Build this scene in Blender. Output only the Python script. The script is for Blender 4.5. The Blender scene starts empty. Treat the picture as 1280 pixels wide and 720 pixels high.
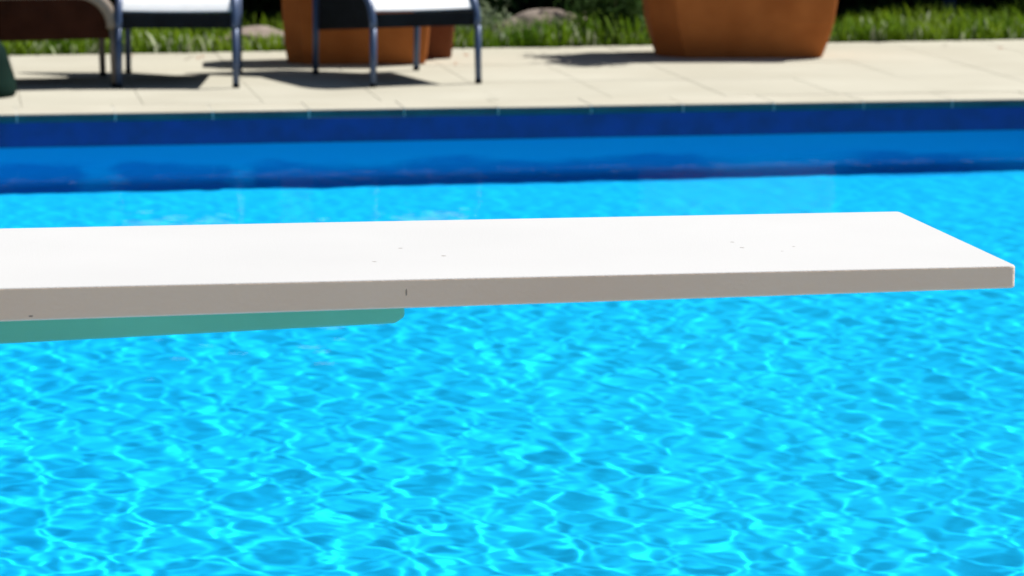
import bpy, bmesh, math, random
import numpy as np
from mathutils import Vector, Matrix

random.seed(7)
rng = np.random.default_rng(11)
S = bpy.context.scene
COL = S.collection
R = math.radians

# ------------------------------------------------------------------ helpers
def link(name, me, mat=None, parent=None):
    o = bpy.data.objects.new(name, me)
    COL.objects.link(o)
    if parent is not None:
        o.parent = parent
    if mat is not None:
        for m in (mat if isinstance(mat, (list, tuple)) else [mat]):
            me.materials.append(m)
    return o


def tag(o, label=None, cat=None, group=None, kind=None):
    for k, v in (('label', label), ('category', cat), ('group', group), ('kind', kind)):
        if v:
            o[k] = v
    return o


def empty(name, loc, rz=0.0):
    o = bpy.data.objects.new(name, None)
    COL.objects.link(o)
    o.location = loc
    o.rotation_euler = (0, 0, rz)
    o.empty_display_size = 0.2
    return o


class MB:
    """collects shapes and links them as one mesh object"""
    def __init__(self):
        self.bm = bmesh.new()

    def poly(self, pts, mi=0):
        f = self.bm.faces.new([self.bm.verts.new(p) for p in pts])
        f.material_index = mi
        return f

    def box(self, x0, x1, y0, y1, z0, z1, mi=0, bev=0.0, seg=2):
        t = bmesh.new()
        bmesh.ops.create_cube(t, size=1)
        for v in t.verts:
            v.co = Vector(((x0 + x1) / 2 + v.co.x * (x1 - x0), (y0 + y1) / 2 + v.co.y * (y1 - y0),
                           (z0 + z1) / 2 + v.co.z * (z1 - z0)))
        if bev:
            bmesh.ops.bevel(t, geom=list(t.edges), offset=bev, segments=seg, affect='EDGES', profile=0.5)
        self.merge(t, mi)

    def merge(self, t, mi=0, smooth=False):
        vm = {v: self.bm.verts.new(v.co) for v in t.verts}
        for f in t.faces:
            n = self.bm.faces.new([vm[v] for v in f.verts])
            n.material_index = mi
            n.smooth = smooth or f.smooth
        t.free()

    def tube(self, pts, r, n=12, mi=0, cap=True, rx=None):
        """round (or flattened, rx = the half width across) tube along a list of points"""
        pts = [Vector(p) for p in pts]
        rs = r if isinstance(r, (list, tuple)) else [r] * len(pts)
        rings = []
        up = None
        for i, p in enumerate(pts):
            a = pts[max(i - 1, 0)]
            b = pts[min(i + 1, len(pts) - 1)]
            d = (b - a).normalized()
            if up is None:
                up = d.orthogonal().normalized()
            up = (up - d * up.dot(d)).normalized()
            s = d.cross(up)
            ring = []
            for k in range(n):
                th = 2 * math.pi * k / n
                ring.append(self.bm.verts.new(p + up * math.cos(th) * rs[i] + s * math.sin(th) * rs[i]))
            rings.append(ring)
        for i in range(len(rings) - 1):
            for k in range(n):
                f = self.bm.faces.new([rings[i][k], rings[i][(k + 1) % n], rings[i + 1][(k + 1) % n], rings[i + 1][k]])
                f.smooth = True
                f.material_index = mi
        if cap:
            for ring, rev in ((rings[0], True), (rings[-1], False)):
                f = self.bm.faces.new(ring[::-1] if rev else ring)
                f.material_index = mi

    def loft(self, rings, mi=0, smooth=True, cap=(True, True), close=True):
        vs = [[self.bm.verts.new(p) for p in ring] for ring in rings]
        n = len(vs[0])
        for i in range(len(vs) - 1):
            for k in range(n if close else n - 1):
                f = self.bm.faces.new([vs[i][k], vs[i][(k + 1) % n], vs[i + 1][(k + 1) % n], vs[i + 1][k]])
                f.smooth = smooth
                f.material_index = mi
        if close and cap[0]:
            self.bm.faces.new(vs[0][::-1]).material_index = mi
        if close and cap[1]:
            self.bm.faces.new(vs[-1]).material_index = mi

    def build(self, name, mat, parent=None):
        bmesh.ops.recalc_face_normals(self.bm, faces=list(self.bm.faces))
        me = bpy.data.meshes.new(name)
        self.bm.to_mesh(me)
        self.bm.free()
        return link(name, me, mat, parent)


def mesh_np(name, verts, quads=None, tris=None, smooth=False, mat_idx=None):
    """a mesh straight from numpy arrays"""
    me = bpy.data.meshes.new(name)
    fs = quads if quads is not None else tris
    k = fs.shape[1]
    me.vertices.add(len(verts))
    me.vertices.foreach_set('co', verts.astype(np.float32).ravel())
    me.loops.add(fs.size)
    me.loops.foreach_set('vertex_index', fs.astype(np.int32).ravel())
    me.polygons.add(len(fs))
    me.polygons.foreach_set('loop_start', np.arange(0, fs.size, k, dtype=np.int32))
    me.polygons.foreach_set('loop_total', np.full(len(fs), k, dtype=np.int32))
    if mat_idx is not None:
        me.polygons.foreach_set('material_index', mat_idx.astype(np.int32))
    me.update(calc_edges=True)
    me.validate()
    if smooth:
        me.polygons.foreach_set('use_smooth', np.ones(len(fs), dtype=bool))
    return me


# ------------------------------------------------------------------ materials
def mat(name, col, rough=0.6, metal=0.0, spec=0.5, var=0.0, vscale=4.0, bump=0.0, bscale=60.0, detail=5.0, col2=None):
    m = bpy.data.materials.new(name)
    m.use_nodes = True
    nt = m.node_tree
    b = nt.nodes['Principled BSDF']
    b.inputs['Base Color'].default_value = (*col, 1)
    b.inputs['Roughness'].default_value = rough
    b.inputs['Metallic'].default_value = metal
    b.inputs['Specular IOR Level'].default_value = spec
    tc = nt.nodes.new('ShaderNodeTexCoord')
    if var or col2:
        nz = nt.nodes.new('ShaderNodeTexNoise')
        nz.inputs['Scale'].default_value = vscale
        nz.inputs['Detail'].default_value = detail
        nt.links.new(tc.outputs['Object'], nz.inputs['Vector'])
        rp = nt.nodes.new('ShaderNodeValToRGB')
        rp.color_ramp.elements[0].position = 0.32
        rp.color_ramp.elements[1].position = 0.68
        c2 = col2 if col2 else tuple(min(1, c * (1 + var)) for c in col)
        c1 = col if col2 else tuple(c * (1 - var) for c in col)
        rp.color_ramp.elements[0].color = (*c1, 1)
        rp.color_ramp.elements[1].color = (*c2, 1)
        nt.links.new(nz.outputs['Fac'], rp.inputs['Fac'])
        nt.links.new(rp.outputs['Color'], b.inputs['Base Color'])
    if bump:
        nb = nt.nodes.new('ShaderNodeTexNoise')
        nb.inputs['Scale'].default_value = bscale
        nb.inputs['Detail'].default_value = 4
        nt.links.new(tc.outputs['Object'], nb.inputs['Vector'])
        bp = nt.nodes.new('ShaderNodeBump')
        bp.inputs['Strength'].default_value = bump
        bp.inputs['Distance'].default_value = 0.01
        nt.links.new(nb.outputs['Fac'], bp.inputs['Height'])
        nt.links.new(bp.outputs['Normal'], b.inputs['Normal'])
    return m


def leaf_mat(name, c1, c2, scale=3.0, trans=0.25):
    m = mat(name, c1, 0.75, col2=c2, vscale=scale, spec=0.12)
    nt = m.node_tree
    b = nt.nodes['Principled BSDF']
    out = nt.nodes['Material Output']
    tr = nt.nodes.new('ShaderNodeBsdfTranslucent')
    mx = nt.nodes.new('ShaderNodeMixShader')
    mx.inputs[0].default_value = trans
    nt.links.new(b.inputs['Base Color'].links[0].from_socket, tr.inputs['Color'])
    nt.links.new(b.outputs[0], mx.inputs[1])
    nt.links.new(tr.outputs[0], mx.inputs[2])
    nt.links.new(mx.outputs[0], out.inputs['Surface'])
    return m


M = {}
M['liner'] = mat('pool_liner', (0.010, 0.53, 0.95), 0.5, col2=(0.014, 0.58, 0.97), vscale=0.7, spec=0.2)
M['tile'] = mat('waterline_tile', (0.002, 0.028, 0.21), 0.35, var=0.2, vscale=9)
M['paving'] = mat('paving', (0.37, 0.352, 0.285), 0.8, col2=(0.425, 0.41, 0.34), vscale=1.3, detail=8, bump=0.25, bscale=90, spec=0.2)
M['joint'] = mat('paving_joint', (0.34, 0.305, 0.24), 0.9, var=0.15, vscale=10)
M['coping'] = mat('coping_stone', (0.385, 0.365, 0.295), 0.75, col2=(0.43, 0.41, 0.34), vscale=2.1, detail=8, bump=0.2, bscale=70, spec=0.2)
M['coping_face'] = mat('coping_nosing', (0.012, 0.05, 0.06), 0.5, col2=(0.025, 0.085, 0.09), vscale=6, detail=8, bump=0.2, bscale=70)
M['grout'] = mat('grout', (0.55, 0.55, 0.5), 0.8, var=0.1)
M['soil'] = mat('soil', (0.035, 0.024, 0.014), 0.95, col2=(0.07, 0.05, 0.03), vscale=6, detail=9, bump=0.6, bscale=30, spec=0.1)
M['metal'] = mat('blue_grey_paint', (0.06, 0.09, 0.165), 0.38, spec=0.35, metal=0.2, var=0.1, vscale=14)
M['taupe_metal'] = mat('taupe_paint', (0.24, 0.195, 0.155), 0.6, spec=0.2, metal=0.0, var=0.1, vscale=14)
M['sling'] = mat('white_sling', (0.80, 0.80, 0.80), 0.75, var=0.03, vscale=18, bump=0.15, bscale=300, spec=0.2)
M['brown_sling'] = mat('brown_sling', (0.10, 0.035, 0.022), 0.75, var=0.15, vscale=14, bump=0.15, bscale=300, spec=0.2)
M['apron'] = mat('charcoal_apron', (0.010, 0.012, 0.015), 0.85, var=0.2, vscale=14, spec=0.08)
M['brown_apron'] = mat('dark_brown_apron', (0.040, 0.012, 0.006), 0.85, var=0.2, vscale=10, spec=0.08)
M['terra'] = mat('terracotta', (0.31, 0.088, 0.018), 0.85, col2=(0.41, 0.128, 0.03), vscale=5, detail=9, bump=0.25, bscale=40, spec=0.2)
M['terra_dark'] = mat('dark_terracotta', (0.12, 0.035, 0.012), 0.8, col2=(0.16, 0.05, 0.018), vscale=5, detail=9, bump=0.25, bscale=40, spec=0.2)
M['rock'] = mat('boulder', (0.20, 0.16, 0.135), 0.9, col2=(0.31, 0.26, 0.22), vscale=7, detail=10, bump=0.8, bscale=18, spec=0.2)
M['base_green'] = mat('dark_green_paint', (0.006, 0.018, 0.014), 0.9, spec=0.05, var=0.25, vscale=8)
M['pole'] = mat('grey_pole', (0.20, 0.18, 0.16), 0.5, metal=0.3, var=0.1)
M['canvas'] = mat('green_canvas', (0.03, 0.07, 0.05), 0.85, var=0.12, vscale=5, spec=0.1)
M['post'] = mat('blue_post', (0.03, 0.07, 0.20), 0.5, var=0.15, vscale=10)
M['stringer'] = mat('pool_tinted_stringer', (0.15, 0.64, 0.51), 0.45, col2=(0.12, 0.56, 0.45), vscale=5, detail=8, spec=0.35)  # green light bounced off the pool is painted into this base colour
M['steel'] = mat('galvanised_steel', (0.45, 0.46, 0.47), 0.4, metal=0.8, var=0.1, vscale=10)
M['hedge'] = leaf_mat('hedge_leaf', (0.012, 0.03, 0.008), (0.03, 0.065, 0.015), 1.5)
M['hedge_core'] = mat('hedge_core_fill', (0.012, 0.012, 0.007), 0.95, var=0.3, vscale=4, spec=0.05)
M['grass'] = leaf_mat('grass_blade', (0.055, 0.14, 0.006), (0.19, 0.29, 0.015), 2.2, 0.35)
M['pale_leaf'] = leaf_mat('pale_leaf', (0.30, 0.36, 0.20), (0.48, 0.52, 0.36), 3.0, 0.3)
M['dry_leaf'] = mat('dry_leaf', (0.28, 0.09, 0.03), 0.8, var=0.3, vscale=8)
M['shrub'] = leaf_mat('shrub_leaf', (0.03, 0.075, 0.018), (0.07, 0.13, 0.03), 2.5)
M['silver'] = leaf_mat('silver_leaf', (0.16, 0.22, 0.12), (0.30, 0.36, 0.24), 4.0)
M['stem'] = mat('stem_bark', (0.10, 0.07, 0.045), 0.9, var=0.2, vscale=20)


def liner_dark_reflections():  # dark reflected blocks at the far wall's foot, painted into the liner colour
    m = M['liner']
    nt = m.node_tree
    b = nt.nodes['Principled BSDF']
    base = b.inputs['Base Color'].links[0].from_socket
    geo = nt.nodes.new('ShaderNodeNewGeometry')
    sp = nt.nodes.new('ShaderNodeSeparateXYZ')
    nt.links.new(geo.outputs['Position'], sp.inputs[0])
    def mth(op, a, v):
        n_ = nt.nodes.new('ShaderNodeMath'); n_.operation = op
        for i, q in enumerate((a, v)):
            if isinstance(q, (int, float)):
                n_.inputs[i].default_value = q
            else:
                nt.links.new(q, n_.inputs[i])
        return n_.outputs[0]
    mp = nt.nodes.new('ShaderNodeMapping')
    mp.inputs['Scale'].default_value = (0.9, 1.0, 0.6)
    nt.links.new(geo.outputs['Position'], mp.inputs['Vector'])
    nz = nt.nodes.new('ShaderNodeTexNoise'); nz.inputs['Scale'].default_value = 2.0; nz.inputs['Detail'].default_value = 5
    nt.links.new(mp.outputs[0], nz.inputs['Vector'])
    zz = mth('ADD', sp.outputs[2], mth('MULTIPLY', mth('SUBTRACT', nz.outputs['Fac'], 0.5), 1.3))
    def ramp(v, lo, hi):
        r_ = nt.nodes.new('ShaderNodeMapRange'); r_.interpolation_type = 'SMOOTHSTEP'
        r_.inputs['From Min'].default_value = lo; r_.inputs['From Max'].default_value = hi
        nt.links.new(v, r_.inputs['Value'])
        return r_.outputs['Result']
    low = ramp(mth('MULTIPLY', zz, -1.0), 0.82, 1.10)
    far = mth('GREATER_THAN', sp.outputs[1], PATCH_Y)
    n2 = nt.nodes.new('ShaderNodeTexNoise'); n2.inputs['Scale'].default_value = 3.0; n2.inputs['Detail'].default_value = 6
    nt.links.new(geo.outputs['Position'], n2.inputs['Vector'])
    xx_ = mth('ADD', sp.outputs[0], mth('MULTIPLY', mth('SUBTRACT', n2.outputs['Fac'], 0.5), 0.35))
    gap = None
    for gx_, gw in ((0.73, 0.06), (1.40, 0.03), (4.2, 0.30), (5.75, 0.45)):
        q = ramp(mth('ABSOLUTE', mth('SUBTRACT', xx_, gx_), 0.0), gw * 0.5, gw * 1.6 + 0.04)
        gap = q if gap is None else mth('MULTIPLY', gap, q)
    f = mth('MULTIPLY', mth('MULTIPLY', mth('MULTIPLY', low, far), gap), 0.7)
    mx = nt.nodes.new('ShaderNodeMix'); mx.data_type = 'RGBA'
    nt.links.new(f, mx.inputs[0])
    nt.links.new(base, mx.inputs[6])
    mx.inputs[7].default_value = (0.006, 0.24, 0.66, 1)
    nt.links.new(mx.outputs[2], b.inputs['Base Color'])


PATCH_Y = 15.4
liner_dark_reflections()


def board_top_mat():
    m = mat('board_top', (0.475, 0.476, 0.474), 0.6, var=0.025, vscale=2.5, bump=0.10, bscale=420, spec=0.3)
    nt = m.node_tree
    b = nt.nodes['Principled BSDF']
    base = b.inputs['Base Color'].links[0].from_socket
    geo = nt.nodes.new('ShaderNodeNewGeometry')
    # small chips where the gelcoat has flaked, thickest in two worn places
    v = nt.nodes.new('ShaderNodeTexVoronoi')
    v.inputs['Scale'].default_value = 42
    nt.links.new(geo.outputs['Position'], v.inputs['Vector'])
    lt = nt.nodes.new('ShaderNodeMath'); lt.operation = 'LESS_THAN'; lt.inputs[1].default_value = 0.14
    nt.links.new(v.outputs['Distance'], lt.inputs[0])
    sep = nt.nodes.new('ShaderNodeSeparateColor')
    nt.links.new(v.outputs['Color'], sep.inputs[0])
    mask = None
    for p, rad, thr in (((0.56, 4.12, 1.02), 0.10, 0.72), ((1.03, 4.16, 1.02), 0.10, 0.80)):
        d = nt.nodes.new('ShaderNodeVectorMath'); d.operation = 'DISTANCE'
        d.inputs[1].default_value = p
        nt.links.new(geo.outputs['Position'], d.inputs[0])
        a = nt.nodes.new('ShaderNodeMath'); a.operation = 'LESS_THAN'; a.inputs[1].default_value = rad
        nt.links.new(d.outputs['Value'], a.inputs[0])
        c = nt.nodes.new('ShaderNodeMath'); c.operation = 'GREATER_THAN'; c.inputs[1].default_value = thr
        nt.links.new(sep.outputs[0], c.inputs[0])
        e = nt.nodes.new('ShaderNodeMath'); e.operation = 'MULTIPLY'
        nt.links.new(a.outputs[0], e.inputs[0]); nt.links.new(c.outputs[0], e.inputs[1])
        if mask is None:
            mask = e.outputs[0]
        else:
            mm = nt.nodes.new('ShaderNodeMath'); mm.operation = 'MAXIMUM'
            nt.links.new(mask, mm.inputs[0]); nt.links.new(e.outputs[0], mm.inputs[1])
            mask = mm.outputs[0]
    f = nt.nodes.new('ShaderNodeMath'); f.operation = 'MULTIPLY'
    nt.links.new(mask, f.inputs[0]); nt.links.new(lt.outputs[0], f.inputs[1])
    mx = nt.nodes.new('ShaderNodeMix'); mx.data_type = 'RGBA'
    nt.links.new(f.outputs[0], mx.inputs[0])
    nt.links.new(base, mx.inputs[6])
    mx.inputs[7].default_value = (0.22, 0.20, 0.18, 1)
    nt.links.new(mx.outputs[2], b.inputs['Base Color'])
    return m


M['board_top'] = board_top_mat()
M['board_side'] = mat('board_edge', (0.90, 0.70, 0.55), 0.6, col2=(0.93, 0.75, 0.60), vscale=3.0, detail=8, bump=0.1, bscale=200, spec=0.25)


def nicks(m, spots):
    """small dark dents: each spot is a place and its stretch"""
    nt = m.node_tree
    b = nt.nodes['Principled BSDF']
    base = b.inputs['Base Color'].links[0].from_socket
    geo = nt.nodes.new('ShaderNodeNewGeometry')
    for p, sc in spots:
        v = nt.nodes.new('ShaderNodeVectorMath'); v.operation = 'SUBTRACT'; v.inputs[1].default_value = p
        nt.links.new(geo.outputs['Position'], v.inputs[0])
        w_ = nt.nodes.new('ShaderNodeVectorMath'); w_.operation = 'MULTIPLY'; w_.inputs[1].default_value = sc
        nt.links.new(v.outputs[0], w_.inputs[0])
        l = nt.nodes.new('ShaderNodeVectorMath'); l.operation = 'LENGTH'
        nt.links.new(w_.outputs[0], l.inputs[0])
        c = nt.nodes.new('ShaderNodeMath'); c.operation = 'LESS_THAN'; c.inputs[1].default_value = 0.001
        nt.links.new(l.outputs['Value'], c.inputs[0])
        mx = nt.nodes.new('ShaderNodeMix'); mx.data_type = 'RGBA'
        nt.links.new(c.outputs[0], mx.inputs[0]); nt.links.new(base, mx.inputs[6])
        mx.inputs[7].default_value = (0.36, 0.28, 0.22, 1)
        base = mx.outputs[2]
    nt.links.new(base, b.inputs['Base Color'])


nicks(M['board_side'], [((0.562, 3.929, 1.003), (0.9, 0.1, 0.22)), ((0.095, 3.929, 0.984), (0.36, 0.1, 0.9))])


def water_mat():
    m = bpy.data.materials.new('pool_water')
    m.use_nodes = True
    nt = m.node_tree
    nt.nodes.clear()
    o = nt.nodes.new('ShaderNodeOutputMaterial')
    rf = nt.nodes.new('ShaderNodeBsdfRefraction')
    rf.inputs['Color'].default_value = (0.62, 0.985, 1.0, 1)
    rf.inputs['Roughness'].default_value = 0.0
    rf.inputs['IOR'].default_value = 1.333
    gl = nt.nodes.new('ShaderNodeBsdfGlossy')
    gl.inputs['Roughness'].default_value = 0.0
    fr = nt.nodes.new('ShaderNodeFresnel')
    fr.inputs['IOR'].default_value = 1.333
    k = nt.nodes.new('ShaderNodeMath'); k.operation = 'MULTIPLY'
    k.inputs[1].default_value = 0.22          # the photograph's glare is cut as by a polarising filter
    nt.links.new(fr.outputs[0], k.inputs[0])
    mx = nt.nodes.new('ShaderNodeMixShader')
    nt.links.new(k.outputs[0], mx.inputs[0])
    nt.links.new(rf.outputs[0], mx.inputs[1])
    nt.links.new(gl.outputs[0], mx.inputs[2])
    nt.links.new(mx.outputs[0], o.inputs['Surface'])
    return m


M['water'] = water_mat()

# ------------------------------------------------------------------ setting
WZ = -0.16                 # water level, the deck is z = 0
PX0, PX1, PY0, PY1 = -1.25, 7.6, 3.0, 15.62    # pool walls
DEPTH_FAR, DEPTH_NEAR = -1.55, -1.95           # pool floor


def ring_sheet(mb, x0, x1, y0, y1, hx0, hx1, hy0, hy1, z, mi=0):
    for a, b, c, d in ((x0, hx0, y0, y1), (hx1, x1, y0, y1), (hx0, hx1, y0, hy0), (hx0, hx1, hy1, y1)):
        mb.poly([(a, c, z), (b, c, z), (b, d, z), (a, d, z)], mi)


g = MB()
ring_sheet(g, -260, 260, -200, 420, PX0 - .25, PX1 + .25, PY0 - .25, PY1 + .25, -0.05)
tag(g.build('ground', M['soil']), kind='structure')

# pool shell: floor, walls and the band of tiles at the water line
n_l = MB()
f0 = [(PX0, PY0), (PX1, PY0), (PX1, PY1), (PX0, PY1)]
def fz(y):
    return DEPTH_NEAR + (DEPTH_FAR - DEPTH_NEAR) * (y - PY0) / (PY1 - PY0)
CV = 0.12
steps = 6
def inset(d):
    return [(PX0 + d, PY0 + d), (PX1 - d, PY0 + d), (PX1 - d, PY1 - d), (PX0 + d, PY1 - d)]
rings = []
rings.append([Vector((x, y, -0.045)) for x, y in inset(0)])
rings.append([Vector((x, y, WZ - 0.06)) for x, y in inset(0)])
for k in range(steps + 1):
    a = math.pi / 2 * k / steps
    d = CV * (1 - math.cos(a))
    rings.append([Vector((x, y, fz(y) + CV - CV * math.sin(a))) for x, y in inset(d)])
for i in range(len(rings) - 1):
    for k in range(4):
        f = n_l.poly([rings[i][k], rings[i][(k + 1) % 4], rings[i + 1][(k + 1) % 4], rings[i + 1][k]], 1 if i == 0 else 0)
n_l.poly(rings[-1])
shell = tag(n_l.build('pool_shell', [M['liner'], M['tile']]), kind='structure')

# paved deck on four sides, slabs as one sheet with recessed joints
def deck_back(x):          # back edge of the paving, slightly skew to the pool
    return 18.83 + 0.068 * (x - 0.4)

dk = MB()
jn = MB()
G = 0.0035
def slab(x0, x1, y0, y1a, y1b, z=0.0):
    h = 0.004
    z += random.uniform(-0.0012, 0.0012)
    p = [(x0 + G / 2, y0 + G / 2), (x1 - G / 2, y0 + G / 2), (x1 - G / 2, y1b - G / 2), (x0 + G / 2, y1a - G / 2)]
    dk.poly([(a, b, z) for a, b in p])
    for i in range(4):
        a, b = p[i], p[(i + 1) % 4]
        dk.poly([(a[0], a[1], z), (a[0], a[1], z - 0.03), (b[0], b[1], z - 0.03), (b[0], b[1], z)])
CW = 0.32                  # coping width
xs = [-7.44 + 0.6 * i for i in range(40)]
yr = [PY1 + CW, 16.85, 17.9]
for i in range(len(xs) - 1):
    for j in range(3):
        a, b = xs[i], xs[i + 1]
        y0 = yr[j]
        if j < 2:
            slab(a, b, y0, yr[j + 1], yr[j + 1])
        else:
            slab(a, b, y0, deck_back(a), deck_back(b))
ys = [-3.0 + 0.9 * i for i in range(0, 23)]
for (xa, xb, nx) in ((-7.44, PX0 - CW, 6), (PX1 + CW, 15.96, 8)):
    for i in range(nx):
        a = xa + (xb - xa) * i / nx
        b = xa + (xb - xa) * (i + 1) / nx
        y = -3.0
        while y < PY1 + CW - 0.01:
            y2 = min(y + 0.9, PY1 + CW)
            slab(a, b, y, y2, y2)
            y = y2
for i in range(15):
    a = PX0 - CW + (PX1 - PX0 + 2 * CW) * i / 15
    b = PX0 - CW + (PX1 - PX0 + 2 * CW) * (i + 1) / 15
    y = -3.0
    for k in range(5):
        slab(a, b, y, y + (PY0 - CW + 3) / 5, y + (PY0 - CW + 3) / 5)
        y += (PY0 - CW + 3) / 5
tag(dk.build('pool_deck', M['paving']), kind='structure')
ring_sheet(jn, -7.44, 15.96, -3.0, PY1 + CW, PX0 - .2, PX1 + .2, PY0 - .2, PY1 + .2, -0.006)
jn.poly([(-7.44, PY1 + CW, -0.006), (15.96, PY1 + CW, -0.006), (15.96, deck_back(15.96), -0.006), (-7.44, deck_back(-7.44), -0.006)])
tag(jn.build('paving_bed', M['joint']), kind='structure')

# coping stones round the pool with a rounded nosing that overhangs the wall
cp = MB()
OV = 0.035
def cop(p0, p1, inward, face):
    """one coping stone from p0 to p1 along the wall line"""
    p0 = Vector((*p0, 0)); p1 = Vector((*p1, 0)); n = Vector((*inward, 0))
    d = (p1 - p0).normalized()
    p0 = p0 + d * 0.003; p1 = p1 - d * 0.003
    zz = random.uniform(-0.001, 0.0015)
    rs = []
    ov = OV + random.uniform(-0.004, 0.004)
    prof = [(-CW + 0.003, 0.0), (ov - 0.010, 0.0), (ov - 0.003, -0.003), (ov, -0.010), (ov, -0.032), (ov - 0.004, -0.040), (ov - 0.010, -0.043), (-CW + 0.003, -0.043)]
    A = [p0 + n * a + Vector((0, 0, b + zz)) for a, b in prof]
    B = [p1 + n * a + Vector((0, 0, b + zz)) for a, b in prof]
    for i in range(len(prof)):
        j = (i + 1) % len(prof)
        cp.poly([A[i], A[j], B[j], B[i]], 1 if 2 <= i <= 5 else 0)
    cp.poly(A[::-1]); cp.poly(B)
def cop_run(a, b, inward, ln):
    a = Vector(a); b = Vector(b)
    n = max(1, round((b - a).length / ln))
    for i in range(n):
        cop(a.lerp(b, i / n), a.lerp(b, (i + 1) / n), inward, 1)
cop_run((PX0 - CW, PY1), (PX1 + CW, PY1), (0, -1), 0.475)
cop_run((PX0 - CW, PY0), (PX1 + CW, PY0), (0, 1), 0.475)
cop_run((PX0, PY0 + 0.04), (PX0, PY1 - 0.04), (1, 0), 0.475)
cop_run((PX1, PY0 + 0.04), (PX1, PY1 - 0.04), (-1, 0), 0.475)
# grout between the stones, showing as pale ticks on the nosing
x = PX0 - CW
n = max(1, round((PX1 - PX0 + 2 * CW) / 0.475))
for i in range(1, n):
    xx = PX0 - CW + (PX1 - PX0 + 2 * CW) * i / n
    cp.box(xx - 0.0028, xx + 0.0028, PY1 - OV + 0.002, PY1 + CW - 0.01, -0.040, -0.002, 2)
tag(cp.build('coping', [M['coping'], M['coping_face'], M['grout']]), kind='structure')

# water: one wavy sheet from a sum of ripples running in many directions
def spaced(a, f0_, f1_, b, fine, coarse):
    o = list(np.arange(a, f0_, coarse)) + list(np.arange(f0_, f1_, fine)) + list(np.arange(f1_, b, coarse)) + [b]
    return np.array(o)
gx = spaced(PX0 - 0.02, -0.2, 5.9, PX1 + 0.02, 0.0098, 0.03)
gy = spaced(PY0 - 0.02, 6.0, PY1 - 0.3, PY1 + 0.02, 0.0098, 0.03)
X, Y = np.meshgrid(gx, gy)
Z = np.zeros_like(X)
WSEED = 5
NW = 150
wr = np.random.default_rng(WSEED)
WAVE = 0.0016
for i in range(NW):
    lam = 0.055 * (0.30 / 0.055) ** (wr.random() ** 1.15) if i > 7 else wr.uniform(0.5, 1.3)
    kk = 2 * math.pi / lam
    th = wr.normal(R(8), R(32)) if wr.random() < 0.55 else wr.random() * 2 * math.pi
    slope = WAVE * (lam / 0.1) ** 0.6 if i > 7 else 0.004
    amp = slope / kk
    Z += amp * np.sin(kk * (X * math.cos(th) + Y * math.sin(th)) + wr.random() * 6.283
                      + 0.7 * np.sin(0.9 * X + 1.3 * i) + 0.7 * np.sin(0.8 * Y + 2.1 * i))
# ripples are livelier in patches and calm down towards the far wall
calm = np.clip((PY1 - Y) / 6.5, 0, 1) ** 0.9 * 0.78 + 0.22
patch = 0.9 + 0.22 * np.sin(0.8 * X + 0.5 * Y) * np.sin(0.55 * Y - 0.4 * X + 1.0)
Z = WZ + Z * calm * patch
V = np.stack([X.ravel(), Y.ravel(), Z.ravel()], 1)
nx, ny = len(gx), len(gy)
idx = np.arange(nx * ny).reshape(ny, nx)
Q = np.stack([idx[:-1, :-1].ravel(), idx[:-1, 1:].ravel(), idx[1:, 1:].ravel(), idx[1:, :-1].ravel()], 1)
water = link('water', mesh_np('water', V, quads=Q, smooth=True), M['water'])
tag(water, kind='structure')
water.cycles.is_caustics_caster = True
shell.cycles.is_caustics_receiver = True

# the far edge of the pool is not quite square to the board: skew the wall, coping and first slabs together
def skew(y, x):
    up = np.clip((y - 12.5) / 2.6, 0, 1); dn = np.clip((18.0 - y) / 1.2, 0, 1)
    return y + 0.026 * (x - 0.5) * up * up * (3 - 2 * up) * dn
for o in list(bpy.data.objects):
    if o.name in ('pool_shell', 'pool_deck', 'paving_bed', 'coping', 'water'):
        nv = len(o.data.vertices)
        a_ = np.empty(nv * 3, np.float32)
        o.data.vertices.foreach_get('co', a_)
        a_ = a_.reshape(-1, 3)
        a_[:, 1] = skew(a_[:, 1], a_[:, 0])
        o.data.vertices.foreach_set('co', a_.ravel())
        o.data.update()

# ------------------------------------------------------------------ diving board
by0, by1, bx1, bx0, bz = 3.929, 4.452, 1.362, -2.15, 1.02
db = empty('diving_board', (-1.7, (by0 + by1) / 2, 0.0))
tag(db, 'white diving board with tan edges reaching out over the pool', 'diving board')
off = Vector((1.7, -(by0 + by1) / 2, 0))
bm = bmesh.new()
def thick(x):
    return 0.030 + (bx1 - x) * 0.0093
xsb = [bx0, -1.2, 0.0, 0.7, bx1]
top = [[bm.verts.new(Vector((x, y, z)) + off) for (y, z) in ((by0, bz), (by1, bz), (by1, bz - thick(x)), (by0, bz - thick(x)))] for x in xsb]
for i in range(len(xsb) - 1):
    for k in range(4):
        bm.faces.new([top[i][k], top[i][(k + 1) % 4], top[i + 1][(k + 1) % 4], top[i + 1][k]])
bm.faces.new(top[0][::-1]); bm.faces.new(top[-1])
bmesh.ops.recalc_face_normals(bm, faces=list(bm.faces))
es = [e for e in bm.edges if len(e.link_faces) == 2 and e.calc_face_angle() > 0.5]
vert_e = [e for e in es if abs(e.verts[0].co.z - e.verts[1].co.z) > 0.01]
bmesh.ops.bevel(bm, geom=vert_e, offset=0.008, segments=4, affect='EDGES', profile=0.5)
es = [e for e in bm.edges if len(e.link_faces) == 2 and e.calc_face_angle() > 0.9]
bmesh.ops.bevel(bm, geom=es, offset=0.0028, segments=3, affect='EDGES', profile=0.5)
bm.normal_update()
for f in bm.faces:
    f.material_index = 0 if f.normal.z > 0.45 else 1
    f.smooth = False
me = bpy.data.meshes.new('board')
bm.to_mesh(me); bm.free()
link('board', me, [M['board_top'], M['board_side']], db)
sx = 0.573
st = MB()
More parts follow.
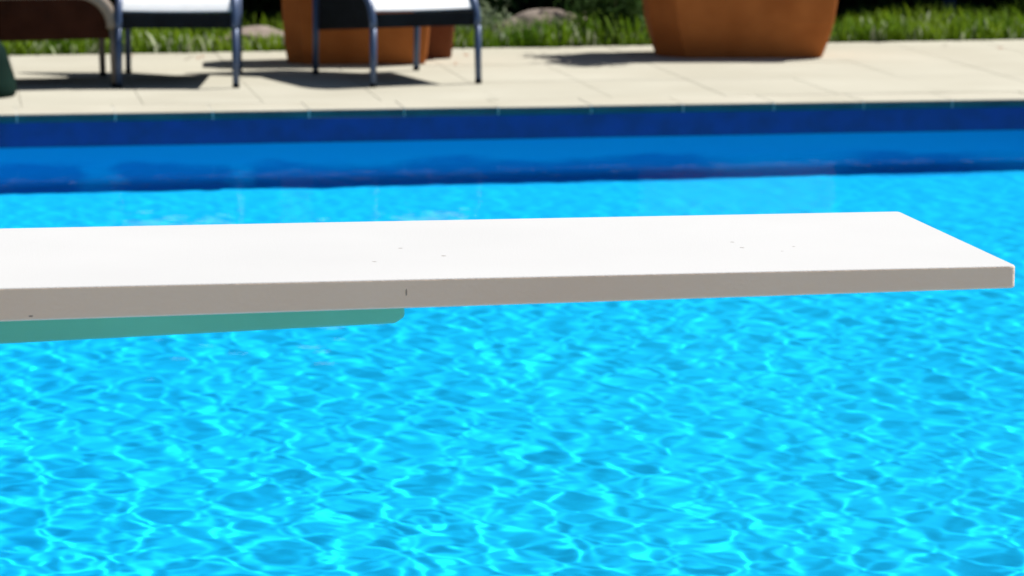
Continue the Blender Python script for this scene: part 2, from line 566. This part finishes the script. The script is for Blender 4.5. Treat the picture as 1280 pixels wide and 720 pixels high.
for ya, yb in ((4.02, 4.36),):
    def ring(y):
        zt = lambda x: bz - thick(x) - 0.0015
        return [Vector(p) + off for p in ((-2.0, y, 0.876), (sx - 0.012, y, 0.9475), (sx, y, 0.9555), (sx, y, zt(sx)), (0.0, y, zt(0)), (-2.0, y, zt(-2.0)))]
    a, b = ring(ya), ring(yb)
    st.loft([a, b], smooth=False)
so = st.build('stringer', M['stringer'], db)
bv = so.modifiers.new('edge', 'BEVEL'); bv.width = 0.003; bv.segments = 2
for px_ in (-1.42, -1.95):
    for yy in (4.05, 4.33):
        l = MB()
        l.tube([Vector((px_, yy, 0.016)) + off, Vector((px_, yy, 0.865 if px_ < -1.6 else 0.885)) + off], 0.024, 14)
        l.build('leg', M['steel'], db)
        l = MB(); l.box(px_ - .07 + 1.7, px_ + .07 + 1.7, yy - .07 + off.y, yy + .07 + off.y, 0.002, 0.016, bev=.003)
        l.build('foot_plate', M['steel'], db)
    l = MB(); l.tube([Vector((px_, 4.07, 0.45)) + off, Vector((px_, 4.31, 0.45)) + off], 0.018, 12)
    l.build('crossbar', M['steel'], db)

# ------------------------------------------------------------------ lounge chairs
W, D = 0.605, 0.80
RB, RT = 0.19, 0.50          # front bend radius, rail height
def bend(x):
    """rail from the back leg over the front bend down to the front leg"""
    p = [(x, D / 2, 0.455), (x, D / 2 - 0.02, 0.485), (x, D / 2 - 0.06, 0.497), (x, 0.1, RT)]
    cy, cz = -D / 2 + RB, RT - RB
    for k in range(0, 9):
        a = math.pi / 2 * (1 - k / 8)
        p.append((x, cy - RB * math.cos(a), cz + RB * math.sin(a)))
    return p

def make_chair(fm, sm, am, rr=0.019, skirt=0.31):
    root = empty('lounge_chair', (0, 0, 0))
    for s in (-1, 1):
        x = s * W / 2
        l = MB(); l.tube(bend(x), rr, 16); l.build('side_rail', fm, root)
        l = MB(); l.tube([(x, -D / 2, RT - RB), (x * 1.005, -D / 2 - 0.002, 0.15), (x * 1.01, -D / 2 - 0.006, 0.012)], [0.019, 0.0185, 0.017], 14)
        leg = l.build('leg', fm, root)
        c = MB(); c.tube([(x * 1.01, -D / 2 - 0.006, 0.0), (x * 1.01, -D / 2 - 0.006, 0.022)], 0.019, 14); c.build('foot_cap', M['apron'], leg)
        l = MB(); l.tube([(x, D / 2, 0.455), (x, D / 2 + 0.004, 0.2), (x, D / 2 + 0.01, 0.012)], [0.019, 0.0175, 0.016], 14)
        leg = l.build('leg', fm, root)
        c = MB(); c.tube([(x, D / 2 + 0.01, 0.0), (x, D / 2 + 0.01, 0.022)], 0.018, 14); c.build('foot_cap', M['apron'], leg)
        # dark side skirt under the rail, deeper towards the back
        xi = x - s * 0.012
        sk = MB()
        prof = [(-D / 2 + 0.012, skirt), (-D / 2 + 0.035, 0.375), (-D / 2 + 0.10, 0.45), (-D / 2 + RB, 0.486), (D / 2 - 0.03, 0.475), (D / 2 - 0.02, 0.245)]
        sk.loft([[(xi - 0.004, a, b) for a, b in prof], [(xi + 0.004, a, b) for a, b in prof]], smooth=False)
        sk.build('side_skirt', am, root)
    # sling seat: hangs between the rails, rolls over the front
    prof = [(D / 2 - 0.03, 0.468), (0.2, 0.462), (0.0, 0.468), (-D / 2 + RB, 0.492)]
    cy, cz = -D / 2 + RB, RT - RB
    for k in range(1, 9):
        a = math.pi / 2 * (1 - k / 8 * 0.66)
        prof.append((cy - (RB - 0.002) * math.cos(a), cz + (RB - 0.006) * math.sin(a)))
    nxs = 9
    sl = MB()
    for th_, flip in ((0.0, False), (-0.006, True)):
        grid = []
        for j, (y, z) in enumerate(prof):
            row = []
            for i in range(nxs):
                t = i / (nxs - 1)
                sag = 0.010 * (4 * t * (1 - t)) * (1 if j < 4 else 0.35)
                row.append(sl.bm.verts.new((-W / 2 + 0.017 + (W - 0.034) * t, y, z - sag + th_)))
            grid.append(row)
        for j in range(len(prof) - 1):
            for i in range(nxs - 1):
                f = sl.bm.faces.new([grid[j][i], grid[j][i + 1], grid[j + 1][i + 1], grid[j + 1][i]])
                f.smooth = True
    sl.build('sling_seat', sm, root)
    ap = MB()
    ap.box(-W / 2 + 0.016, W / 2 - 0.016, -D / 2 + 0.005, -D / 2 + 0.022, 0.312, 0.388, bev=0.004)
    ap.build('front_apron', am, root)
    un = MB()
    un.loft([[(-W / 2 + 0.02, a, b) for a, b in ((-D / 2 + 0.03, 0.316), (-D / 2 + 0.03, 0.326), (D / 2 - 0.03, 0.262), (D / 2 - 0.03, 0.252))],
             [(W / 2 - 0.02, a, b) for a, b in ((-D / 2 + 0.03, 0.316), (-D / 2 + 0.03, 0.326), (D / 2 - 0.03, 0.262), (D / 2 - 0.03, 0.252))]], smooth=False)
    un.build('under_panel', am, root)
    # reclined back
    a0, a1 = Vector((0, D / 2 - 0.03, 0.49)), Vector((0, D / 2 + 0.30, 1.00))
    bk = MB()
    pts = [(-W / 2, a0.y, a0.z), (-W / 2, a0.y + .17, a0.z + .26), (-W / 2, a1.y, a1.z), (-W / 2 + .05, a1.y + .03, a1.z + .05),
           (W / 2 - .05, a1.y + .03, a1.z + .05), (W / 2, a1.y, a1.z), (W / 2, a0.y + .17, a0.z + .26), (W / 2, a0.y, a0.z)]
    bk.tube(pts, 0.018, 12)
    b_ = bk.build('back_frame', fm, root)
    bs = MB()
    for o_ in (0.0, 0.006):
        bs.poly([(-W / 2 + .016, a0.y + o_, a0.z + .03), (W / 2 - .016, a0.y + o_, a0.z + .03), (W / 2 - .016, a1.y + o_, a1.z + .01), (-W / 2 + .016, a1.y + o_, a1.z + .01)])
    bs.build('back_sling', sm, root)
    return root

def children(o):
    return [c for c in bpy.data.objects if c.parent == o]

def copy_tree(o, parent=None):
    c = o.copy(); COL.objects.link(c)
    if parent is not None:
        c.parent = parent
    for ch in children(o):
        copy_tree(ch, c)
    return c

def seat_at(o, fx, fy, rz):
    """put the middle of the two front feet at fx, fy"""
    c, s = math.cos(rz), math.sin(rz)
    o.location = (fx + s * (-D / 2) * 1.0, fy - c * (-D / 2), 0.0)
    o.rotation_euler = (0, 0, rz)

GR = 'lounge chairs lined up on the far deck'
ch1 = make_chair(M['metal'], M['sling'], M['apron'])
seat_at(ch1, 1.19, 16.79, R(-6.5))
tag(ch1, 'white sling lounge chair facing the pool, with bare grass and no pot behind it', 'lounge chair', GR)
ch2 = copy_tree(ch1)
seat_at(ch2, 2.503, 16.77, R(15.5))
tag(ch2, 'white sling lounge chair turned slightly aside, in front of a terracotta planter', 'lounge chair', GR)
ch0 = make_chair(M['taupe_metal'], M['brown_sling'], M['brown_apron'], 0.034, 0.255)
seat_at(ch0, 0.845, 17.17, R(93))
tag(ch0, 'brown lounge chair seen from the side, beside the dark parasol foot', 'lounge chair', GR)

# ------------------------------------------------------------------ parasol foot at the left edge
pr = empty('parasol', (0.14, 16.50, 0))
tag(pr, 'folded green parasol on a dark bell shaped foot at the edge of the deck', 'parasol')
def lathe(mb, prof, n=32, mi=0, smooth=True):
    mb.loft([[(r * math.cos(2 * math.pi * k / n), r * math.sin(2 * math.pi * k / n), z) for k in range(n)] for r, z in prof], mi, smooth)
l = MB(); lathe(l, [(0.20, 0.0), (0.21, 0.03), (0.205, 0.08), (0.185, 0.14), (0.17, 0.20), (0.15, 0.25), (0.12, 0.29), (0.06, 0.32)])
l.build('foot', M['base_green'], pr)
l = MB(); lathe(l, [(0.026, 0.30), (0.026, 2.45)], 16); l.build('pole', M['pole'], pr)
l = MB()
fr = []
for i, (r_, z) in enumerate(((0.03, 2.40), (0.07, 2.25), (0.10, 1.95), (0.12, 1.6), (0.13, 1.3), (0.10, 1.18))):
    fr.append([(r_ * (1 + 0.22 * math.cos(8 * 2 * math.pi * k / 48)) * math.cos(2 * math.pi * k / 48),
                r_ * (1 + 0.22 * math.cos(8 * 2 * math.pi * k / 48)) * math.sin(2 * math.pi * k / 48), z) for k in range(48)])
l.loft(fr); l.build('folded_canopy', M['canvas'], pr)

# ------------------------------------------------------------------ planters
def rsq(h, r, z, n=6, dy=0.0, rl=0.0):
    """ring of a rectangle with rounded corners, half width h, half depth h - dy"""
    out = []
    r0 = r
    for cx, cy, a0 in ((1, 1, 0), (-1, 1, 90), (-1, -1, 180), (1, -1, 270)):
        r = max(r0, rl) if cx < 0 else r0          # rl cuts the two left corners off wider
        for k in range(n + 1):
            a = R(a0 + 90 * k / n) if not (rl and cx < 0) else R(a0 + 90 * round(k / n))
            out.append((cx * (h - r) + r * math.cos(a), cy * (h - dy - r) + r * math.sin(a), z))
    return out

def planter(name, loc, rz, prof, mat_, label, corner=0.05, dy=0.0, rl=0.0):
    root = empty(name, loc, rz)
    tag(root, label, 'planter', 'terracotta planters on the far deck')
    b = MB()
    rim_h, rim_z = prof[-1]
    rings = [rsq(h, min(corner, h * .4), z, dy=dy, rl=rl) for h, z in prof]
    inner = [rsq(rim_h - 0.045, corner * .7, rim_z, dy=dy, rl=rl), rsq(rim_h - 0.07, corner * .7, rim_z - 0.10, dy=dy, rl=rl)]
    b.loft(rings + inner, smooth=False, cap=(True, False))
    bo = b.build('body', mat_, root)
    r_ = MB()
    r_.loft([rsq(rim_h + 0.002, corner, rim_z - 0.07, dy=dy, rl=rl), rsq(rim_h + 0.025, corner, rim_z - 0.06, dy=dy, rl=rl), rsq(rim_h + 0.03, corner, rim_z - 0.01, dy=dy, rl=rl),
             rsq(rim_h + 0.02, corner, rim_z + 0.004, dy=dy, rl=rl), rsq(rim_h - 0.043, corner * .7, rim_z + 0.004, dy=dy, rl=rl), rsq(rim_h - 0.047, corner * .7, rim_z - 0.05, dy=dy, rl=rl)], smooth=False, cap=(False, False))
    r_.build('rim', mat_, root)
    s_ = MB(); s_.poly(rsq(rim_h - 0.06, corner * .6, rim_z - 0.07, dy=dy, rl=rl)); s_.build('soil', M['soil'], root)
    return root

prof_big = [(0.474, 0.0), (0.480, 0.012), (0.495, 0.06), (0.516, 0.13), (0.535, 0.21), (0.548, 0.32), (0.562, 0.55), (0.572, 0.70)]
P_R = planter('terracotta_planter', (4.605, 18.40, 0.0), R(-6), prof_big, M['terra'], 'long terracotta planter standing alone, right of all the chairs', 0.03, 0.25, 0.15)
prof_mid = [(0.385, 0.0), (0.392, 0.015), (0.400, 0.06), (0.408, 0.14), (0.416, 0.25), (0.430, 0.55), (0.440, 0.68)]
P_M = planter('terracotta_planter', (2.31, 18.20, 0.0), R(-5), prof_mid, M['terra'], 'long terracotta planter behind the slightly turned white chair', 0.03, 0.20, 0.10)
prof_s = [(0.15, 0.0), (0.155, 0.012), (0.165, 0.10), (0.175, 0.22), (0.185, 0.34)]
P_S = planter('small_planter', (2.75, 18.50, 0.0), R(-6), prof_s, M['terra_dark'], 'small dark brown planter tucked against the right side of a bigger one', 0.03)

def leaf_cloud(pts, size, flat=0.55, up=0.0):
    """leaf shaped quads at pts with random tilt, returns verts and quads"""
    n = len(pts)
    a = rng.normal(size=(n, 3)); a[:, 2] += up
    a /= np.linalg.norm(a, axis=1)[:, None]
    b = np.cross(a, rng.normal(size=(n, 3)))
    b /= np.linalg.norm(b, axis=1)[:, None]
    s = size * (0.6 + 0.8 * rng.random(n))[:, None]
    v = np.stack([pts - a * s, pts + b * s * flat * .5, pts + a * s, pts - b * s * flat * .5], 1).reshape(-1, 3)
    q = np.arange(4 * n).reshape(n, 4)
    return v, q

def planter_shrub(loc, h, rad, n, label):
    root = empty('shrub', loc)
    tag(root, label, 'shrub', 'shrubs growing in the planters')
    c = rng.normal(size=(14, 3)) * np.array([rad * .55, rad * .55, h * .22]) + np.array([0, 0, h * .62])
    k = rng.integers(0, 14, n)
    p = c[k] + rng.normal(size=(n, 3)) * rad * 0.24
    p[:, 2] = np.maximum(p[:, 2], 0.03)
    v, q = leaf_cloud(p, 0.055)
    link('foliage', mesh_np('foliage', v, quads=q), M['shrub'], root)
    m = MB()
    for cc in c:
        m.tube([(cc[0] * .1, cc[1] * .1, -0.02), (cc[0] * .4, cc[1] * .4, cc[2] * .5), tuple(cc)], [0.012, 0.009, 0.004], 6)
    m.build('stems', M['stem'], root)
planter_shrub((4.60, 18.385, 0.66), 0.95, 0.30, 2800, 'leafy green shrub growing in the planter that stands alone')
planter_shrub((2.345, 18.235, 0.62), 0.30, 0.17, 1100, 'leafy green shrub growing in the big planter behind the turned white chair')

# ------------------------------------------------------------------ planting behind the deck
# grass and strappy ground cover along the back edge of the paving
def blades(n, xlo, xhi, depth, hmin, hmax, w, dens=None):
    x = rng.uniform(xlo, xhi, n)
    y = deck_back(x) + 0.02 + depth * rng.random(n) ** 1.3
    cl = 0.5 + 0.5 * np.sin(x * 5.1 + 1.3 * np.sin(x * 2.3)) * np.sin(y * 4.0 + x * 1.7)
    h = (hmin + (hmax - hmin) * rng.random(n)) * (0.55 + 0.75 * cl)
    az = rng.uniform(0, 2 * math.pi, n)
    lean = h * rng.uniform(0.15, 0.75, n)
    wd = w * (0.6 + 0.8 * rng.random(n))
    dx, dy = np.cos(az), np.sin(az)
    pxv, pyv = -dy, dx
    vs = []
    for t, ww in ((0.0, 1.0), (0.4, 0.9), (0.75, 0.6), (1.0, 0.08)):
        cx = x + dx * lean * t ** 1.8; cy = y + dy * lean * t ** 1.8
        cz = -0.05 + (h + 0.05) * (t - 0.22 * t ** 3)
        for s in (-1, 1):
            vs.append(np.stack([cx + s * pxv * wd * ww / 2, cy + s * pyv * wd * ww / 2, cz], 1))
    Vv = np.stack(vs, 1).reshape(-1, 3)
    b = np.arange(n)[:, None] * 8
    q = np.concatenate([b + np.array([[0, 1, 3, 2]]), b + np.array([[2, 3, 5, 4]]), b + np.array([[4, 5, 7, 6]])], 0)
    return Vv, q
v1, q1 = blades(15000, -3.0, 11.0, 1.05, 0.06, 0.23, 0.013)
v2, q2 = blades(1300, -3.0, 11.0, 0.7, 0.06, 0.17, 0.028)
gv = np.concatenate([v1, v2]); gq = np.concatenate([q1, q2 + len(v1)])
mi = np.concatenate([np.zeros(len(q1)), np.ones(len(q2))])
gr = link('grass', mesh_np('grass', gv, quads=gq, mat_idx=mi), [M['grass'], M['pale_leaf']])
tag(gr, kind='stuff')

def low_shrub(loc, rx, rz, n, mat_, label):
    root = empty('low_shrub', loc)
    tag(root, label, 'shrub', 'low shrubs in the grass border')
    c = rng.normal(size=(10, 3)) * np.array([rx * .4, rx * .3, rz * .18]) + np.array([0, 0, rz * .5])
    p = c[rng.integers(0, 10, n)] + rng.normal(size=(n, 3)) * np.array([rx * .28, rx * .25, rz * .28])
    p[:, 2] = np.maximum(p[:, 2], 0.01)
    v, q = leaf_cloud(p, 0.035)
    link('foliage', mesh_np('foliage', v, quads=q), mat_, root)
    m = MB()
    for cc in c[:6]:
        m.tube([(cc[0] * .1, cc[1] * .1, -0.06), tuple(cc)], [0.010, 0.004], 6)
    m.build('stems', M['stem'], root)
low_shrub((4.10, 19.45, -0.05), 0.30, 0.45, 1500, M['shrub'], 'dark leafy shrub in the grass just behind the lone planter')
low_shrub((3.18, 19.35, -0.05), 0.22, 0.24, 700, M['silver'], 'small silvery plant at the paving edge right of the turned white chair')
low_shrub((3.30, 20.45, -0.05), 0.30, 0.34, 900, M['shrub'], 'dark leafy shrub behind and left of the long pale boulder')

def boulder(loc, sx_, sy_, sz_, label, seed):
    r2 = random.Random(seed)
    b = bmesh.new()
    bmesh.ops.create_icosphere(b, subdivisions=4, radius=1)
    ph = [Vector((r2.uniform(-1, 1), r2.uniform(-1, 1), r2.uniform(-1, 1))).normalized() for _ in range(14)]
    for v in b.verts:
        n_ = v.co.normalized()
        d = 1.0
        for p in ph:
            d = min(d, (0.80 + 0.1 * r2.random() * 0) / max(0.2, n_.dot(p)))
        d += 0.02 * math.sin(7 * n_.x + 5 * n_.y) + 0.015 * math.sin(13 * n_.z + 9 * n_.x)
        v.co = Vector((n_.x * d * sx_, n_.y * d * sy_, n_.z * d * sz_))
    for f in b.faces:
        f.smooth = False
    me = bpy.data.meshes.new('boulder')
    b.to_mesh(me); b.free()
    o = link('boulder', me, M['rock'])
    o.location = loc
    tag(o, label, 'rock', 'boulders in the planting bed')
    return o
boulder((3.74, 19.80, -0.03), 0.46, 0.24, 0.22, 'long pale boulder in the grass between the turned chair and the lone planter', 3)
boulder((1.84, 19.45, -0.05), 0.34, 0.22, 0.16, 'rounded grey boulder in the grass between the two white chairs', 5)

pt = MB()
lathe(pt, [(0.045, -0.05), (0.045, 1.15), (0.05, 1.15), (0.05, 1.19), (0.03, 1.215)], 20)
po = pt.build('post', M['post'])
po.location = (6.66, 20.75, 0)
tag(po, 'dark blue post standing in the grass bed in front of the hedge', 'post')

# dry leaves on the paving
dl = MB()
for (x, y) in ((1.36, 18.42), (1.43, 18.47), (1.40, 18.60), (1.46, 18.55), (1.05, 18.70), (6.3, 18.6), (6.05, 18.9), (2.85, 17.95), (3.0, 18.5)):
    a = random.uniform(0, 6.28); s = random.uniform(0.02, 0.035)
    c, sn = math.cos(a), math.sin(a)
    pts = [(-s, 0, .004), (0, -s * .4, .009), (s, 0, .012), (0, s * .4, .006)]
    dl.poly([(x + p[0] * c - p[1] * sn, y + p[0] * sn + p[1] * c, p[2]) for p in pts])
tag(dl.build('leaf_litter', M['dry_leaf']), kind='stuff')

# tall hedge along the back
hg = empty('hedge', (3.5, 22.6, 0))
tag(hg, 'tall dark green hedge running along the back of the garden', 'hedge')
HX0, HX1, HY0, HY1 = -11.0, 13.0, -1.25, 1.3
def hedge_top(x):
    return 6.3 + 0.5 * np.sin(x * 0.9) + 0.35 * np.sin(x * 2.3 + 1) + 0.2 * np.sin(x * 5.1)
n = 62000
x = rng.uniform(HX0, HX1, n)
tz = rng.random(n) ** 0.9
z = tz * hedge_top(x)
face = rng.random(n)
lump = 0.22 * np.sin(x * 2.1 + z * 1.3) + 0.16 * np.sin(x * 4.3 - z * 2.9) + 0.12 * rng.normal(size=n)
y = np.where(face < 0.72, HY0 + lump, np.where(face < 0.82, HY1 + lump, rng.uniform(HY0, HY1, n)))
z = np.where(face > 0.82, hedge_top(x) + 0.2 * rng.normal(size=n), z)
v, q = leaf_cloud(np.stack([x, y, np.maximum(z, 0.02)], 1), 0.085, 0.6)
# extra fine leaves low down, where the picture sees them
n2 = 16000
x2 = rng.uniform(-6, 6, n2); z2 = rng.random(n2) * 1.4
y2 = HY0 + 0.22 * np.sin(x2 * 2.1 + z2 * 1.3) + 0.16 * rng.normal(size=n2)
vb, qb = leaf_cloud(np.stack([x2, y2, np.maximum(z2, 0.02)], 1), 0.05, 0.6)
link('foliage', mesh_np('foliage', np.concatenate([v, vb]), quads=np.concatenate([q, qb + len(v)])), M['hedge'], hg)
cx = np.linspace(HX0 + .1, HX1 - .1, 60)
core = MB()  # opaque solid added inside the foliage to block light
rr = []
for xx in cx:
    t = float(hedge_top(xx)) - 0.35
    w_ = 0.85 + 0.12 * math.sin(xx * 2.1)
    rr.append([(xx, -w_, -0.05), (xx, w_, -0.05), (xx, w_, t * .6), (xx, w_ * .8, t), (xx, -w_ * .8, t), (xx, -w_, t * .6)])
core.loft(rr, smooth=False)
core.build('opaque_core', M['hedge_core'], hg)

# ------------------------------------------------------------------ light
SUN_EL = R(57)
SX, SY = 0.955, 0.297        # towards the sun, on the ground
w = bpy.data.worlds.new('World')
S.world = w
w.use_nodes = True
nt = w.node_tree
bg = nt.nodes['Background']
sky = nt.nodes.new('ShaderNodeTexSky')
sky.sky_type = 'NISHITA'
sky.sun_disc = False
sky.sun_elevation = SUN_EL
sky.sun_rotation = math.atan2(SX, SY)
sky.air_density = 1.0
sky.dust_density = 0.6
nt.links.new(sky.outputs[0], bg.inputs['Color'])
bg.inputs['Strength'].default_value = 0.05
sd = bpy.data.lights.new('sun', 'SUN')
sd.energy = 5.0
sd.angle = R(0.5)
sd.color = (1.0, 0.96, 0.90)
sun = bpy.data.objects.new('sun', sd)
COL.objects.link(sun)
dirv = Vector((SX * math.cos(SUN_EL), SY * math.cos(SUN_EL), math.sin(SUN_EL)))
sun.rotation_euler = dirv.to_track_quat('Z', 'Y').to_euler()
sun.location = (8, 8, 12)
sd.cycles.is_caustics_light = True

# ------------------------------------------------------------------ camera
cd = bpy.data.cameras.new('camera')
cam = bpy.data.objects.new('camera', cd)
COL.objects.link(cam)
cd.sensor_width = 36.0
cd.lens = 4000.0 / 1280.0 * 36.0
cd.clip_end = 2000
cam.matrix_world = (Matrix.Translation((0, 0, 1.65)) @ Matrix.Rotation(-R(10.0564), 4, 'Z') @ Matrix.Rotation(math.pi / 2 - R(9.1749), 4, 'X')
                    @ Matrix.Rotation(R(0.3151), 4, 'Z'))
cd.dof.use_dof = True
cd.dof.focus_distance = 4.7
cd.dof.aperture_fstop = 11
S.camera = cam

# ------------------------------------------------------------------ render
S.render.engine = 'CYCLES'
S.view_settings.view_transform = 'Standard'
S.view_settings.look = 'None'
S.view_settings.exposure = 0.6
S.view_settings.gamma = 1.0
cy = S.cycles
cy.caustics_refractive = True
cy.caustics_reflective = False
cy.blur_glossy = 0.3
cy.max_bounces = 10
cy.transmission_bounces = 8
cy.transparent_max_bounces = 8
cy.sample_clamp_indirect = 6.0
cy.use_denoising = True
